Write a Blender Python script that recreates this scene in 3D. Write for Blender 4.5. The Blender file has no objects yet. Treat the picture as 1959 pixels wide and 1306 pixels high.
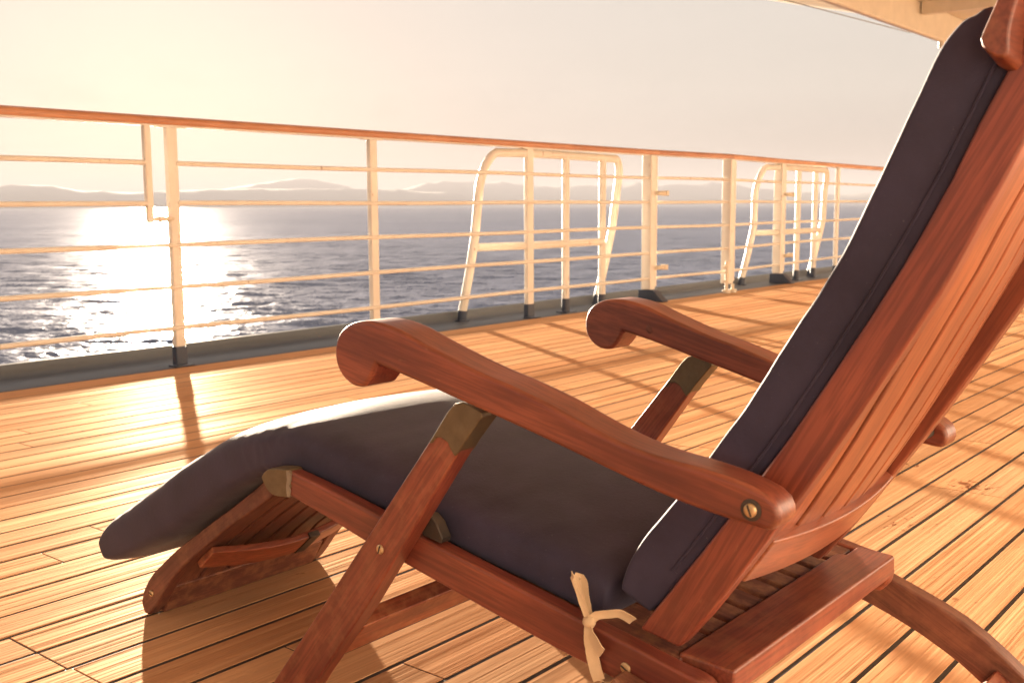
import bpy, bmesh, math, random
import numpy as np
from mathutils import Vector, Matrix, noise as mnoise

random.seed(7)
rng = np.random.default_rng(11)
scn = bpy.context.scene
col = scn.collection

# ----------------------------------------------------------------- camera
H_CAM = 0.76
PITCH = math.radians(7.3185); YAW = math.radians(39.3344); ROLL = math.radians(0.28)
fwd = Vector((math.cos(YAW)*math.cos(PITCH), math.sin(YAW)*math.cos(PITCH), -math.sin(PITCH)))
r0 = Vector((math.sin(YAW), -math.cos(YAW), 0))
u0 = r0.cross(fwd)
Rv = r0*math.cos(ROLL) - u0*math.sin(ROLL)
Uv = r0*math.sin(ROLL) + u0*math.cos(ROLL)
cam = bpy.data.cameras.new('camera'); cam_o = bpy.data.objects.new('camera', cam); col.objects.link(cam_o)
M = Matrix((Rv, Uv, -fwd)).transposed().to_4x4(); M.translation = (0, 0, H_CAM)
cam_o.matrix_world = M
cam.sensor_width = 36; cam.lens = 36*2040/1959
cam.clip_start = 0.05; cam.clip_end = 100000
cam.dof.use_dof = True; cam.dof.focus_distance = 1.7; cam.dof.aperture_fstop = 11
scn.camera = cam_o

SUN_AZ = math.radians(57.8); SUN_EL = math.radians(5.6)
sun_dir = Vector((math.cos(SUN_EL)*math.cos(SUN_AZ), math.cos(SUN_EL)*math.sin(SUN_AZ), math.sin(SUN_EL)))

# ----------------------------------------------------------------- node helpers
def new_mat(name):
    m = bpy.data.materials.new(name); m.use_nodes = True
    nt = m.node_tree
    return m, nt, nt.nodes['Principled BSDF']
def N(nt, t, **kw):
    n = nt.nodes.new(t)
    for k, v in kw.items():
        if k.startswith('i_'): n.inputs[k[2:].replace('_', ' ')].default_value = v
        else: setattr(n, k, v)
    return n
def L(nt, a, b): nt.links.new(a, b)
def math_n(nt, op, a=None, b=None, c=None, clamp=False):
    n = nt.nodes.new('ShaderNodeMath'); n.operation = op; n.use_clamp = clamp
    for i, v in enumerate((a, b, c)):
        if v is None: continue
        if isinstance(v, (int, float)): n.inputs[i].default_value = v
        else: nt.links.new(v, n.inputs[i])
    return n.outputs[0]
def mixc(nt, fac, a, b, blend='MIX'):
    n = nt.nodes.new('ShaderNodeMix'); n.data_type = 'RGBA'; n.blend_type = blend
    for idx, v in ((0, fac), (6, a), (7, b)):
        if isinstance(v, (int, float)): n.inputs[idx].default_value = v
        elif isinstance(v, tuple): n.inputs[idx].default_value = (*v, 1)
        else: nt.links.new(v, n.inputs[idx])
    return n.outputs[2]
def ramp(nt, fac, stops):
    n = nt.nodes.new('ShaderNodeValToRGB'); e = n.color_ramp.elements
    while len(e) < len(stops): e.new(0.5)
    for el, (p, c) in zip(e, stops):
        el.position = p; el.color = (*c, 1) if isinstance(c, tuple) else (c, c, c, 1)
    nt.links.new(fac, n.inputs[0]); return n.outputs[0]
def mapping(nt, vec, scale=(1, 1, 1), loc=(0, 0, 0)):
    n = nt.nodes.new('ShaderNodeMapping'); n.inputs['Scale'].default_value = scale; n.inputs['Location'].default_value = loc
    nt.links.new(vec, n.inputs['Vector']); return n.outputs[0]
def noise(nt, vec, scale, detail=4, rough=.55, out=0):
    n = nt.nodes.new('ShaderNodeTexNoise'); n.inputs['Scale'].default_value = scale
    n.inputs['Detail'].default_value = detail; n.inputs['Roughness'].default_value = rough
    nt.links.new(vec, n.inputs['Vector']); return n.outputs[out]
def bump(nt, h, strength, dist, bs):
    n = nt.nodes.new('ShaderNodeBump'); n.inputs['Strength'].default_value = strength; n.inputs['Distance'].default_value = dist
    nt.links.new(h, n.inputs['Height']); nt.links.new(n.outputs[0], bs.inputs['Normal'])

# ----------------------------------------------------------------- materials
def varnished_wood(name, dark, light, rough=.42, coat=.22):
    m, nt, bs = new_mat(name)
    gc = N(nt, 'ShaderNodeAttribute', attribute_name='grain').outputs['Vector']
    big = noise(nt, mapping(nt, gc, (3, 22, 22)), 1.0, 4, .6)
    fine = noise(nt, mapping(nt, gc, (10, 240, 240)), 1.0, 3, .6)
    tone = noise(nt, gc, 5.0, 3, .5)
    c = mixc(nt, ramp(nt, big, [(.3, 0.0), (.7, 1.0)]), dark, light)
    c = mixc(nt, math_n(nt, 'MULTIPLY', ramp(nt, fine, [(.40, 1.0), (.58, 0.0)]), .5), c, tuple(x*.5 for x in dark))
    c = mixc(nt, math_n(nt, 'MULTIPLY', ramp(nt, tone, [(.4, 0.0), (.75, 1.0)]), .35), c, tuple(x*.6 for x in dark))
    orand = N(nt, 'ShaderNodeObjectInfo').outputs['Random']
    hs = N(nt, 'ShaderNodeHueSaturation'); L(nt, c, hs.inputs['Color']); L(nt, math_n(nt, 'ADD', math_n(nt, 'MULTIPLY', orand, .36), .84), hs.inputs['Value']); L(nt, math_n(nt, 'ADD', math_n(nt, 'MULTIPLY', orand, .014), .494), hs.inputs['Hue']); c = hs.outputs[0]
    # old scuffs where the varnish is rubbed
    sc = noise(nt, mapping(nt, gc, (30, 90, 90)), 1.0, 6, .7)
    sm = noise(nt, gc, 9.0, 2, .5)
    scm = math_n(nt, 'MULTIPLY', ramp(nt, sc, [(.64, 0.0), (.72, 1.0)]), ramp(nt, sm, [(.5, 0.0), (.65, 1.0)]))
    c = mixc(nt, math_n(nt, 'MULTIPLY', scm, .5), c, (.52, .26, .13))
    pt = N(nt, 'ShaderNodeNewGeometry').outputs['Pointiness']
    ew = math_n(nt, 'MULTIPLY', ramp(nt, pt, [(.53, 0.0), (.60, 1.0)]), ramp(nt, noise(nt, gc, 38, 4, .65), [(.45, 0.0), (.62, 1.0)]))
    c = mixc(nt, math_n(nt, 'MULTIPLY', ew, .55), c, (.50, .23, .11))
    L(nt, c, bs.inputs['Base Color'])
    L(nt, math_n(nt, 'ADD', math_n(nt, 'MULTIPLY', tone, .22), math_n(nt, 'ADD', math_n(nt, 'MULTIPLY', scm, .25), rough-.1)), bs.inputs['Roughness'])
    bs.inputs['Coat Weight'].default_value = coat; bs.inputs['Coat Roughness'].default_value = .3
    bump(nt, math_n(nt, 'ADD', math_n(nt, 'MULTIPLY', fine, .6), math_n(nt, 'MULTIPLY', sc, .4)), .18, .0012, bs)
    return m
M_WOOD = varnished_wood('varnished_mahogany', (.16, .035, .021), (.37, .095, .047))
M_SLAT = varnished_wood('slat_wood', (.22, .054, .024), (.43, .125, .05))
M_DULLWOOD = varnished_wood('weathered_mahogany', (.115, .037, .026), (.23, .082, .05), .5, .05)
M_HANDRAIL = varnished_wood('handrail_teak', (.60, .24, .10), (.80, .38, .18), .45, .1)

def metal(name, c, rough):
    m, nt, bs = new_mat(name)
    tc = N(nt, 'ShaderNodeTexCoord').outputs['Object']
    n1 = noise(nt, tc, 60, 5, .65)
    L(nt, mixc(nt, ramp(nt, n1, [(.35, 0.0), (.7, 1.0)]), tuple(x*.72 for x in c), c), bs.inputs['Base Color'])
    bs.inputs['Metallic'].default_value = .75
    L(nt, math_n(nt, 'ADD', math_n(nt, 'MULTIPLY', n1, .3), rough-.15), bs.inputs['Roughness'])
    bump(nt, n1, .2, .001, bs); return m
M_BRASS = metal('tarnished_brass', (.215, .165, .10), .58)
M_CORR = metal('corroded_brass', (.42, .36, .27), .75)
M_BOLT = metal('worn_brass_screw', (.72, .50, .27), .42)
M_STEEL = metal('dark_steel', (.11, .09, .075), .6)

def paint(name, c, rust=.0, rough=.42):
    m, nt, bs = new_mat(name)
    tc = N(nt, 'ShaderNodeTexCoord').outputs['Object']
    n1 = noise(nt, tc, 6, 5, .6); n2 = noise(nt, mapping(nt, tc, (1, 1, .25)), 40, 5, .65)
    cc = mixc(nt, ramp(nt, n1, [(.3, 0.0), (.75, 1.0)]), tuple(x*.86 for x in c), c)
    if rust:
        r = math_n(nt, 'MULTIPLY', ramp(nt, n2, [(.62, 0.0), (.71, 1.0)]), ramp(nt, noise(nt, tc, 3.3, 2), [(.50, 0.0), (.60, 1.0)]))
        cc = mixc(nt, math_n(nt, 'MULTIPLY', r, rust), cc, (.33, .15, .07))
    L(nt, cc, bs.inputs['Base Color']); bs.inputs['Roughness'].default_value = rough
    bump(nt, noise(nt, tc, 90, 3), .12, .001, bs); return m
M_WHITE = paint('white_gloss_paint', (.85, .77, .66), .85)
M_BLUE = paint('navy_foot_paint', (.045, .055, .085), .3)
M_GREYBLUE = paint('blue_grey_deck_paint', (.066, .07, .08), .5, .5)
M_CREAM = paint('cream_steel_paint', (.78, .66, .5), .3, .5)
M_HULL = paint('white_hull_paint', (.64, .61, .57), .2, .4)

def fabric(name, c, sheen, wscale=900):
    m, nt, bs = new_mat(name)
    tc = N(nt, 'ShaderNodeTexCoord').outputs['Object']
    n1 = noise(nt, tc, 12, 5, .6); n2 = noise(nt, tc, wscale, 2, .5); n3 = noise(nt, tc, 160, 4, .7)
    cc = mixc(nt, ramp(nt, n1, [(.3, 0.0), (.7, 1.0)]), tuple(x*.8 for x in c), tuple(min(1, x*1.25) for x in c))
    fade = noise(nt, tc, 3.2, 4, .6)
    cc = mixc(nt, math_n(nt, 'MULTIPLY', ramp(nt, fade, [(.42, 0.0), (.72, 1.0)]), .35), cc, tuple(min(1, x*1.7+.006) for x in c))
    lint = ramp(nt, noise(nt, tc, 330, 2, .5), [(.735, 0.0), (.77, 1.0)])
    cc = mixc(nt, math_n(nt, 'MULTIPLY', lint, .22), cc, (.4, .36, .32))
    L(nt, cc, bs.inputs['Base Color']); bs.inputs['Roughness'].default_value = .7; bs.inputs['Specular IOR Level'].default_value = .3
    bs.inputs['Sheen Weight'].default_value = sheen; bs.inputs['Sheen Roughness'].default_value = .45
    bs.inputs['Sheen Tint'].default_value = (1, .93, .86, 1)
    bump(nt, math_n(nt, 'ADD', math_n(nt, 'MULTIPLY', n2, .4), math_n(nt, 'ADD', n3, math_n(nt, 'MULTIPLY', n1, 1.0))), .3, .0016, bs)
    return m
M_NAVY = fabric('navy_canvas', (.035, .029, .054), .10)
M_TIE = fabric('cream_cotton_tape', (.62, .44, .27), .2, 700)

DECK_GLOSS = .019; DECK_SLOPE = .68
def deck_material():
    m, nt, bs = new_mat('teak_deck')
    geo = N(nt, 'ShaderNodeNewGeometry'); rnd = geo.outputs['Random Per Island']; pos = geo.outputs['Position']
    off = N(nt, 'ShaderNodeCombineXYZ'); L(nt, math_n(nt, 'MULTIPLY', rnd, 97.0), off.inputs[0]); L(nt, math_n(nt, 'MULTIPLY', rnd, 31.0), off.inputs[2])
    vm = N(nt, 'ShaderNodeVectorMath', operation='ADD'); L(nt, pos, vm.inputs[0]); L(nt, off.outputs[0], vm.inputs[1])
    v = vm.outputs[0]
    ridges = noise(nt, mapping(nt, v, (1.1, 230, 1)), 1.0, 3, .6)
    ridges2 = noise(nt, mapping(nt, v, (2.2, 75, 1)), 1.0, 3, .55)
    fibre = noise(nt, mapping(nt, v, (16, 520, 1)), 1.0, 3, .7)
    cloud = noise(nt, mapping(nt, v, (1.6, 6, 1)), 1.0, 4, .6)
    base = ramp(nt, rnd, [(0.0, (.60, .30, .150)), (.35, (.73, .395, .205)), (.7, (.66, .34, .172)), (1.0, (.78, .45, .245))])
    base = mixc(nt, math_n(nt, 'MULTIPLY', ramp(nt, ridges, [(.38, 1.0), (.6, 0.0)]), .22), base, (.24, .12, .055))
    base = mixc(nt, math_n(nt, 'MULTIPLY', ramp(nt, ridges2, [(.45, 0.0), (.7, 1.0)]), .30), base, (.80, .49, .28))
    base = mixc(nt, math_n(nt, 'MULTIPLY', ramp(nt, cloud, [(.45, 0.0), (.75, 1.0)]), .3), base, (.27, .15, .075))
    wn = N(nt, 'ShaderNodeTexWhiteNoise', noise_dimensions='1D'); L(nt, math_n(nt, 'MULTIPLY', rnd, 517.3), wn.inputs['W'])
    base = mixc(nt, math_n(nt, 'MULTIPLY', ramp(nt, wn.outputs['Value'], [(.55, 0.0), (1.0, 1.0)]), .38), base, (.50, .33, .20))
    # rusty drips and spots on the planks behind the chair
    sep = N(nt, 'ShaderNodeSeparateXYZ'); L(nt, pos, sep.inputs[0])
    def spot(cx, cy, rx, ry):
        dx = math_n(nt, 'DIVIDE', math_n(nt, 'SUBTRACT', sep.outputs[0], cx), rx)
        dy = math_n(nt, 'DIVIDE', math_n(nt, 'SUBTRACT', sep.outputs[1], cy), ry)
        d = math_n(nt, 'SQRT', math_n(nt, 'ADD', math_n(nt, 'MULTIPLY', dx, dx), math_n(nt, 'MULTIPLY', dy, dy)))
        return math_n(nt, 'SUBTRACT', 1.0, d, clamp=True)
    st = noise(nt, mapping(nt, pos, (26, 60, 1), (3.1, 1.7, 0)), 1.0, 4, .6)
    area = math_n(nt, 'MAXIMUM', spot(2.96, .82, .13, .17), math_n(nt, 'MULTIPLY', spot(2.5, .85, .42, .3), .62))
    area = math_n(nt, 'MAXIMUM', area, math_n(nt, 'MULTIPLY', spot(3.08, 1.02, .18, .1), .7))
    stain = math_n(nt, 'MULTIPLY', ramp(nt, math_n(nt, 'MULTIPLY', st, math_n(nt, 'POWER', area, .45)), [(.44, 0.0), (.53, 1.0)]), .85)
    stain = math_n(nt, 'MAXIMUM', stain, math_n(nt, 'MULTIPLY', ramp(nt, spot(2.972, .845, .022, .02), [(.1, 0.0), (.5, 1.0)]), .8))
    specks = ramp(nt, noise(nt, mapping(nt, pos, (20, 38, 1), (9, 4, 0)), 1.0, 2, .5), [(.735, 0.0), (.765, 1.0)])
    stain = math_n(nt, 'MAXIMUM', stain, math_n(nt, 'MULTIPLY', specks, .45))
    base = mixc(nt, stain, base, (.16, .045, .02))
    nt.nodes.remove(bs)
    df = N(nt, 'ShaderNodeBsdfDiffuse'); L(nt, base, df.inputs['Color']); df.inputs['Roughness'].default_value = 0.0
    gl = N(nt, 'ShaderNodeBsdfGlossy'); gl.inputs['Color'].default_value = (1, .86, .68, 1); L(nt, math_n(nt, 'ADD', math_n(nt, 'MULTIPLY', cloud, .2), .38), gl.inputs['Roughness'])
    mx = N(nt, 'ShaderNodeMixShader'); mx.inputs[0].default_value = DECK_GLOSS; L(nt, df.outputs[0], mx.inputs[1]); L(nt, gl.outputs[0], mx.inputs[2])
    L(nt, mx.outputs[0], nt.nodes['Material Output'].inputs['Surface'])
    # weathered grain: ridges running along the plank tilt the surface to and fro across it
    r1 = noise(nt, mapping(nt, v, (.55, 400, 1), (3, 5, 0)), 1.0, 3, .6); r2 = noise(nt, mapping(nt, v, (.8, 130, 1), (7, 1, 0)), 1.0, 2, .55); r3 = noise(nt, mapping(nt, v, (14, 420, 1), (1, 9, 0)), 1.0, 2, .6)
    sl = math_n(nt, 'ADD', math_n(nt, 'MULTIPLY', math_n(nt, 'SUBTRACT', r1, .5), DECK_SLOPE), math_n(nt, 'ADD', math_n(nt, 'MULTIPLY', math_n(nt, 'SUBTRACT', r2, .5), DECK_SLOPE*.5), math_n(nt, 'MULTIPLY', math_n(nt, 'SUBTRACT', r3, .5), DECK_SLOPE*.25)))
    cv = N(nt, 'ShaderNodeCombineXYZ'); L(nt, sl, cv.inputs[1])
    av = N(nt, 'ShaderNodeVectorMath', operation='ADD'); L(nt, cv.outputs[0], av.inputs[0]); L(nt, geo.outputs['Normal'], av.inputs[1])
    bn = N(nt, 'ShaderNodeVectorMath', operation='NORMALIZE'); L(nt, av.outputs[0], bn.inputs[0])
    L(nt, bn.outputs[0], df.inputs['Normal']); L(nt, bn.outputs[0], gl.inputs['Normal'])
    return m
M_DECK = deck_material()
m, nt, bs = new_mat('black_caulk'); bs.inputs['Base Color'].default_value = (.035, .026, .022, 1); bs.inputs['Roughness'].default_value = .6; M_CAULK = m

def sea_material():
    m, nt, bs = new_mat('sea_water'); nt.nodes.remove(bs)
    g = N(nt, 'ShaderNodeNewGeometry'); pos = g.outputs['Position']
    n1 = noise(nt, mapping(nt, pos, (2.0, 2.0, 1)), 1.0, 3, .6, 1)
    n2 = noise(nt, mapping(nt, pos, (.22, .22, 1)), 1.0, 4, .62, 1)
    n3 = noise(nt, mapping(nt, pos, (.035, .035, 1)), 1.0, 3, .6, 1)
    n4 = noise(nt, mapping(nt, pos, (.006, .006, 1)), 1.0, 3, .6)
    def centred(o, k):
        s = N(nt, 'ShaderNodeVectorMath', operation='SUBTRACT'); L(nt, o, s.inputs[0]); s.inputs[1].default_value = (.5, .5, .5)
        q = N(nt, 'ShaderNodeVectorMath', operation='MULTIPLY'); L(nt, s.outputs[0], q.inputs[0]); q.inputs[1].default_value = (k, k, 0); return q.outputs[0]
    def add(a, b):
        v = N(nt, 'ShaderNodeVectorMath', operation='ADD'); L(nt, a, v.inputs[0]); L(nt, b, v.inputs[1]); return v.outputs[0]
    w = add(add(centred(n1, .95), centred(n2, .50)), centred(n3, .32))
    nn = N(nt, 'ShaderNodeVectorMath', operation='NORMALIZE'); L(nt, add(w, g.outputs['Normal']), nn.inputs[0])
    fr = N(nt, 'ShaderNodeFresnel'); fr.inputs['IOR'].default_value = 1.33; L(nt, nn.outputs[0], fr.inputs['Normal'])
    fac = math_n(nt, 'MULTIPLY', math_n(nt, 'ADD', .07, math_n(nt, 'MULTIPLY', fr.outputs[0], .46)), math_n(nt, 'ADD', .72, math_n(nt, 'MULTIPLY', n4, .56)))
    gl = N(nt, 'ShaderNodeBsdfGlossy'); gl.inputs['Color'].default_value = (.90, .91, .97, 1); gl.inputs['Roughness'].default_value = .2; L(nt, nn.outputs[0], gl.inputs['Normal'])
    df = N(nt, 'ShaderNodeBsdfDiffuse'); df.inputs['Color'].default_value = (.056, .069, .126, 1); L(nt, nn.outputs[0], df.inputs['Normal'])
    mx = N(nt, 'ShaderNodeMixShader'); L(nt, fac, mx.inputs[0]); L(nt, df.outputs[0], mx.inputs[1]); L(nt, gl.outputs[0], mx.inputs[2])
    L(nt, mx.outputs[0], nt.nodes['Material Output'].inputs['Surface'])
    return m
M_SEA = sea_material()
m, nt, bs = new_mat('hill_forest')
pos = N(nt, 'ShaderNodeNewGeometry').outputs['Position']
L(nt, mixc(nt, noise(nt, pos, .004, 5, .6), (.05, .06, .04), (.13, .12, .08)), bs.inputs['Base Color']); bs.inputs['Roughness'].default_value = .9
M_HILL = m

# ----------------------------------------------------------------- mesh helpers
def set_grain(me):
    n = len(me.vertices)
    if n < 3: return
    co = np.empty(n*3, np.float32); me.vertices.foreach_get('co', co); co = co.reshape(-1, 3)
    c = co - co.mean(0); w, v = np.linalg.eigh(c.T @ c)
    g = c @ v[:, ::-1] + rng.uniform(-40, 40, 3)
    at = me.attributes.get('grain') or me.attributes.new('grain', 'FLOAT_VECTOR', 'POINT')
    at.data.foreach_set('vector', g.astype(np.float32).ravel())
def link(name, me, mat, parent=None, smooth=False, bevel=0.0, segs=2):
    me.materials.append(mat)
    o = bpy.data.objects.new(name, me); col.objects.link(o)
    if parent is not None: o.parent = parent
    set_grain(me)
    if smooth or bevel: me.polygons.foreach_set('use_smooth', [True]*len(me.polygons))
    if bevel:
        b = o.modifiers.new('bevel', 'BEVEL'); b.width = bevel; b.segments = segs; b.limit_method = 'ANGLE'; b.angle_limit = math.radians(38)
        b.harden_normals = True
        b.use_clamp_overlap = True
    elif smooth:
        me.set_sharp_from_angle(angle=math.radians(50))
    return o
def from_bm(name, bm, mat, parent=None, **kw):
    bmesh.ops.recalc_face_normals(bm, faces=bm.faces[:])
    me = bpy.data.meshes.new(name); bm.to_mesh(me); bm.free()
    return link(name, me, mat, parent, **kw)
def thing(name, label, cat, loc=(0, 0, 0), group=None):
    o = bpy.data.objects.new(name, None); col.objects.link(o); o.location = loc; o.empty_display_size = .1
    o['label'] = label; o['category'] = cat; o['kind'] = 'thing'
    if group: o['group'] = group
    return o
def tag(o, label, cat, group=None):
    o['label'] = label; o['category'] = cat; o['kind'] = 'thing'
    if group: o['group'] = group
    return o
def smooth_loop(pts, step=.008, closed=True, corners=()):
    """Catmull-Rom through pts; indices in corners stay sharp."""
    n = len(pts); out = []
    P = [Vector((*p, 0)) if len(p) == 2 else Vector(p) for p in pts]
    dim = len(pts[0])
    rngk = range(n if closed else n-1)
    for i in rngk:
        p1, p2 = P[i], P[(i+1) % n]
        p0 = P[(i-1) % n] if closed or i > 0 else p1*2-p2
        p3 = P[(i+2) % n] if closed or i+2 < n else p2*2-p1
        if i in corners: p0 = p1*2-p2
        if (i+1) % n in corners: p3 = p2*2-p1
        k = max(1, int((p2-p1).length/step))
        for j in range(k):
            t = j/k
            q = .5*((2*p1)+(p2-p0)*t+(2*p0-5*p1+4*p2-p3)*t*t+(3*p1-p0-3*p2+p3)*t**3)
            out.append(tuple(q)[:dim])
    if not closed: out.append(tuple(P[-1])[:dim])
    return out
def prism(bm, prof, x0, x1, org=(0, 0, 0), taper=None):
    """extrude a (y,z) outline along x"""
    ox, oy, oz = org
    A = [bm.verts.new((x0-ox, y-oy, z-oz)) for y, z in prof]
    B = [bm.verts.new(((x1 if taper is None else taper(y, z))-ox, y-oy, z-oz)) for y, z in prof]
    n = len(prof)
    bm.faces.new(A); bm.faces.new(B[::-1])
    for i in range(n): bm.faces.new((A[i], A[(i+1) % n], B[(i+1) % n], B[i]))
def box(bm, c, s, rot=None):
    vs = []
    for dx, dy, dz in ((-1,-1,-1),(1,-1,-1),(1,1,-1),(-1,1,-1),(-1,-1,1),(1,-1,1),(1,1,1),(-1,1,1)):
        v = Vector((dx*s[0]/2, dy*s[1]/2, dz*s[2]/2))
        if rot is not None: v = rot @ v
        vs.append(bm.verts.new(v+Vector(c)))
    for f in ((3,2,1,0),(4,5,6,7),(0,1,5,4),(1,2,6,5),(2,3,7,6),(3,0,4,7)): bm.faces.new([vs[i] for i in f])
def tube(bm, pts, r, seg=12, caps=True, flat=1.0):
    P = [Vector(p) for p in pts]; rings = []
    prevn = None
    for i, p in enumerate(P):
        d = (P[min(i+1, len(P)-1)]-P[max(i-1, 0)]).normalized()
        ref = prevn if prevn is not None else (Vector((0, 0, 1)) if abs(d.z) < .9 else Vector((1, 0, 0)))
        a = (ref - d*ref.dot(d)).normalized(); prevn = a; b = d.cross(a)
        rr = r[i] if isinstance(r, (list, tuple)) else r
        rings.append([bm.verts.new(p+(a*math.cos(t)*flat+b*math.sin(t))*rr) for t in [2*math.pi*k/seg for k in range(seg)]])
    for A, B in zip(rings, rings[1:]):
        for k in range(seg): bm.faces.new((A[k], A[(k+1) % seg], B[(k+1) % seg], B[k]))
    if caps: bm.faces.new(rings[0][::-1]); bm.faces.new(rings[-1])
def disc(bm, c, r, h, axis='x', seg=20, dome=.3):
    """a screw head facing -x"""
    c = Vector(c); rings = []
    for rr, hh in ((r, 0), (r, h*.55), (r*.8, h*.9), (r*.4, h)):
        rings.append([bm.verts.new(c+Vector((-hh, rr*math.cos(t), rr*math.sin(t)))) for t in [2*math.pi*k/seg for k in range(seg)]])
    for A, B in zip(rings, rings[1:]):
        for k in range(seg): bm.faces.new((A[k], A[(k+1) % seg], B[(k+1) % seg], B[k]))
    bm.faces.new(rings[-1])
def screw(name, parent, org, x, y, z, r, h, mat, slot_ang=.9, facing=-1):
    bm = bmesh.new()
    disc(bm, (0, 0, 0), r, h)
    if facing > 0: bmesh.ops.scale(bm, vec=(-1, 1, 1), verts=bm.verts)
    o = from_bm(name, bm, mat, parent, smooth=True)
    o.location = (x-org[0], y-org[1], z-org[2])
    bm = bmesh.new(); box(bm, (0, 0, 0), (.0016, r*1.7, r*.22), Matrix.Rotation(slot_ang, 3, 'X'))
    s = from_bm('slot', bm, M_STEEL, o); s.location = (facing*(h+.0002), 0, 0)
    return o

# ================================================================= SHIP DECK
PW = 0.1034; Y_EDGE = 4.392; YK0 = 0.505
bm = bmesh.new()
GAP = .0096
special = {0.92: [2.8895], 0.82: [2.8895], 1.02: [3.53], 1.85: [.836], 1.75: [.836], 1.65: [.842], 1.55: [.842], 3.22: [2.83], 3.12: [2.83], 2.47: [3.487], 2.06: [3.5], 1.96: [3.5], 3.15: [5.85]}
ks = range(int((-1.82-YK0)/PW), int((Y_EDGE-YK0)/PW)+1)
y_cuts = [YK0+PW*k for k in ks]
y_cuts[-1] = Y_EDGE
for j in range(len(y_cuts)-1):
    ya, yb = y_cuts[j], y_cuts[j+1]
    if yb-ya < .02: continue
    x = -3.0 + [0, .95, 1.7, .4, 1.3][j % 5]*1.3 + random.uniform(0, .3)
    joints = [-3.5]
    sp = [v for key, v in special.items() if abs((ya+yb)/2-(key-PW/2)) < PW*.5]
    sp = sp[0] if sp else []
    if sp:
        x0 = sp[0]; allj = sorted([x0+2.05*k+(0 if k == 0 else random.uniform(-.04, .04)) for k in range(-2, 16)])
        joints += [q for q in allj if -3 < q < 33]
    else:
        while x < 33:
            joints.append(x); x += random.choice([2.6, 3.4, 4.1])+random.uniform(-.1, .1)
    joints.append(34)
    for a, b in zip(joints, joints[1:]):
        if b-a < .05: continue
        g = GAP/2; e = .0008; jx = .0015
        z = random.uniform(-.0006, .0004)
        X0, X1, Y0, Y1 = a+jx, b-jx, ya+g, yb-g
        lo = [bm.verts.new((p, q, -.006)) for p, q in ((X0, Y0), (X1, Y0), (X1, Y1), (X0, Y1))]
        mi = [bm.verts.new((p, q, z-e)) for p, q in ((X0, Y0), (X1, Y0), (X1, Y1), (X0, Y1))]
        hi = [bm.verts.new((p, q, z)) for p, q in ((X0+e, Y0+e), (X1-e, Y0+e), (X1-e, Y1-e), (X0+e, Y1-e))]
        for A, B in ((lo, mi), (mi, hi)):
            for k in range(4): bm.faces.new((A[k], A[(k+1) % 4], B[(k+1) % 4], B[k]))
        bm.faces.new(hi)
me = bpy.data.meshes.new('deck'); bm.to_mesh(me); bm.free(); me.materials.append(M_DECK)
deck = bpy.data.objects.new('deck', me); col.objects.link(deck); deck['kind'] = 'structure'
bm = bmesh.new(); box(bm, (15.25, 1.2, -.0514), (37.5, 6.39, .1))
caulk = from_bm('deck_caulking', bm, M_CAULK); caulk['kind'] = 'structure'
# waterway gutter and kerb along the ship's side
bm = bmesh.new()
kp = [(4.3925, -.2), (4.3925, .0), (4.40, .003), (4.64, .003), (4.675, .006), (4.70, .02), (4.712, .045), (4.714, .064), (4.735, .066), (4.738, .04), (4.74, -1.2), (4.6, -1.2)]
prism(bm, kp, -3.5, 34)
kerb = from_bm('waterway_kerb', bm, M_GREYBLUE, smooth=True); kerb['kind'] = 'structure'
bm = bmesh.new(); prism(bm, [(4.78, -1.1), (4.9, -19), (2, -19), (2, -1.1)], -60, 80)
hull = from_bm('ship_hull', bm, M_HULL); hull['kind'] = 'structure'

# ================================================================= RAILING
RY = 4.45
def rail_y(x):   # plan line of the handrail: straight, then a slight kink at the gate post
    pts = [(-4, 4.45), (7.12, 4.455), (8.27, 4.375), (9.5, 4.49), (12.7, 4.66), (30, 5.5)]
    for (a, ya), (b, yb) in zip(pts, pts[1:]):
        if x <= b: return ya+(yb-ya)*(x-a)/(b-a)
    return pts[-1][1]
RZ = [.182, .379, .578, .772, .958]
HZ = 1.15
def handrail(x0, x1, parent, nm='handrail'):
    bm = bmesh.new()
    sec = [(-.034, -.016), (-.04, .0), (-.036, .014), (-.018, .023), (.018, .023), (.036, .014), (.04, .0), (.034, -.016)]
    xs = [x0] + [q for q in (7.12, 8.27, 9.5, 12.7) if x0+.01 < q < x1-.01] + [x1]
    rings = [[bm.verts.new((x, rail_y(x)+dy, HZ+dz)) for dy, dz in sec] for x in xs]
    for A, B in zip(rings, rings[1:]):
        for k in range(8): bm.faces.new((A[k], A[(k+1) % 8], B[(k+1) % 8], B[k]))
    bm.faces.new(rings[0][::-1]); bm.faces.new(rings[-1])
    h = from_bm(nm, bm, M_HANDRAIL, parent, smooth=True)
    bm = bmesh.new()
    for a, b in zip(xs, xs[1:]):
        ya, yb = rail_y(a), rail_y(b)
        vs = [bm.verts.new((x, y+d, z)) for x, y in ((a, ya), (b, yb)) for d, z in ((-.022, HZ-.0165), (.022, HZ-.0165), (.022, HZ-.024), (-.022, HZ-.024))]
        for f in ((0,1,5,4),(1,2,6,5),(2,3,7,6),(3,0,4,7),(3,2,1,0),(4,5,6,7)): bm.faces.new([vs[i] for i in f])
    from_bm('rail_flat', bm, M_WHITE, h)
    return h
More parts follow.
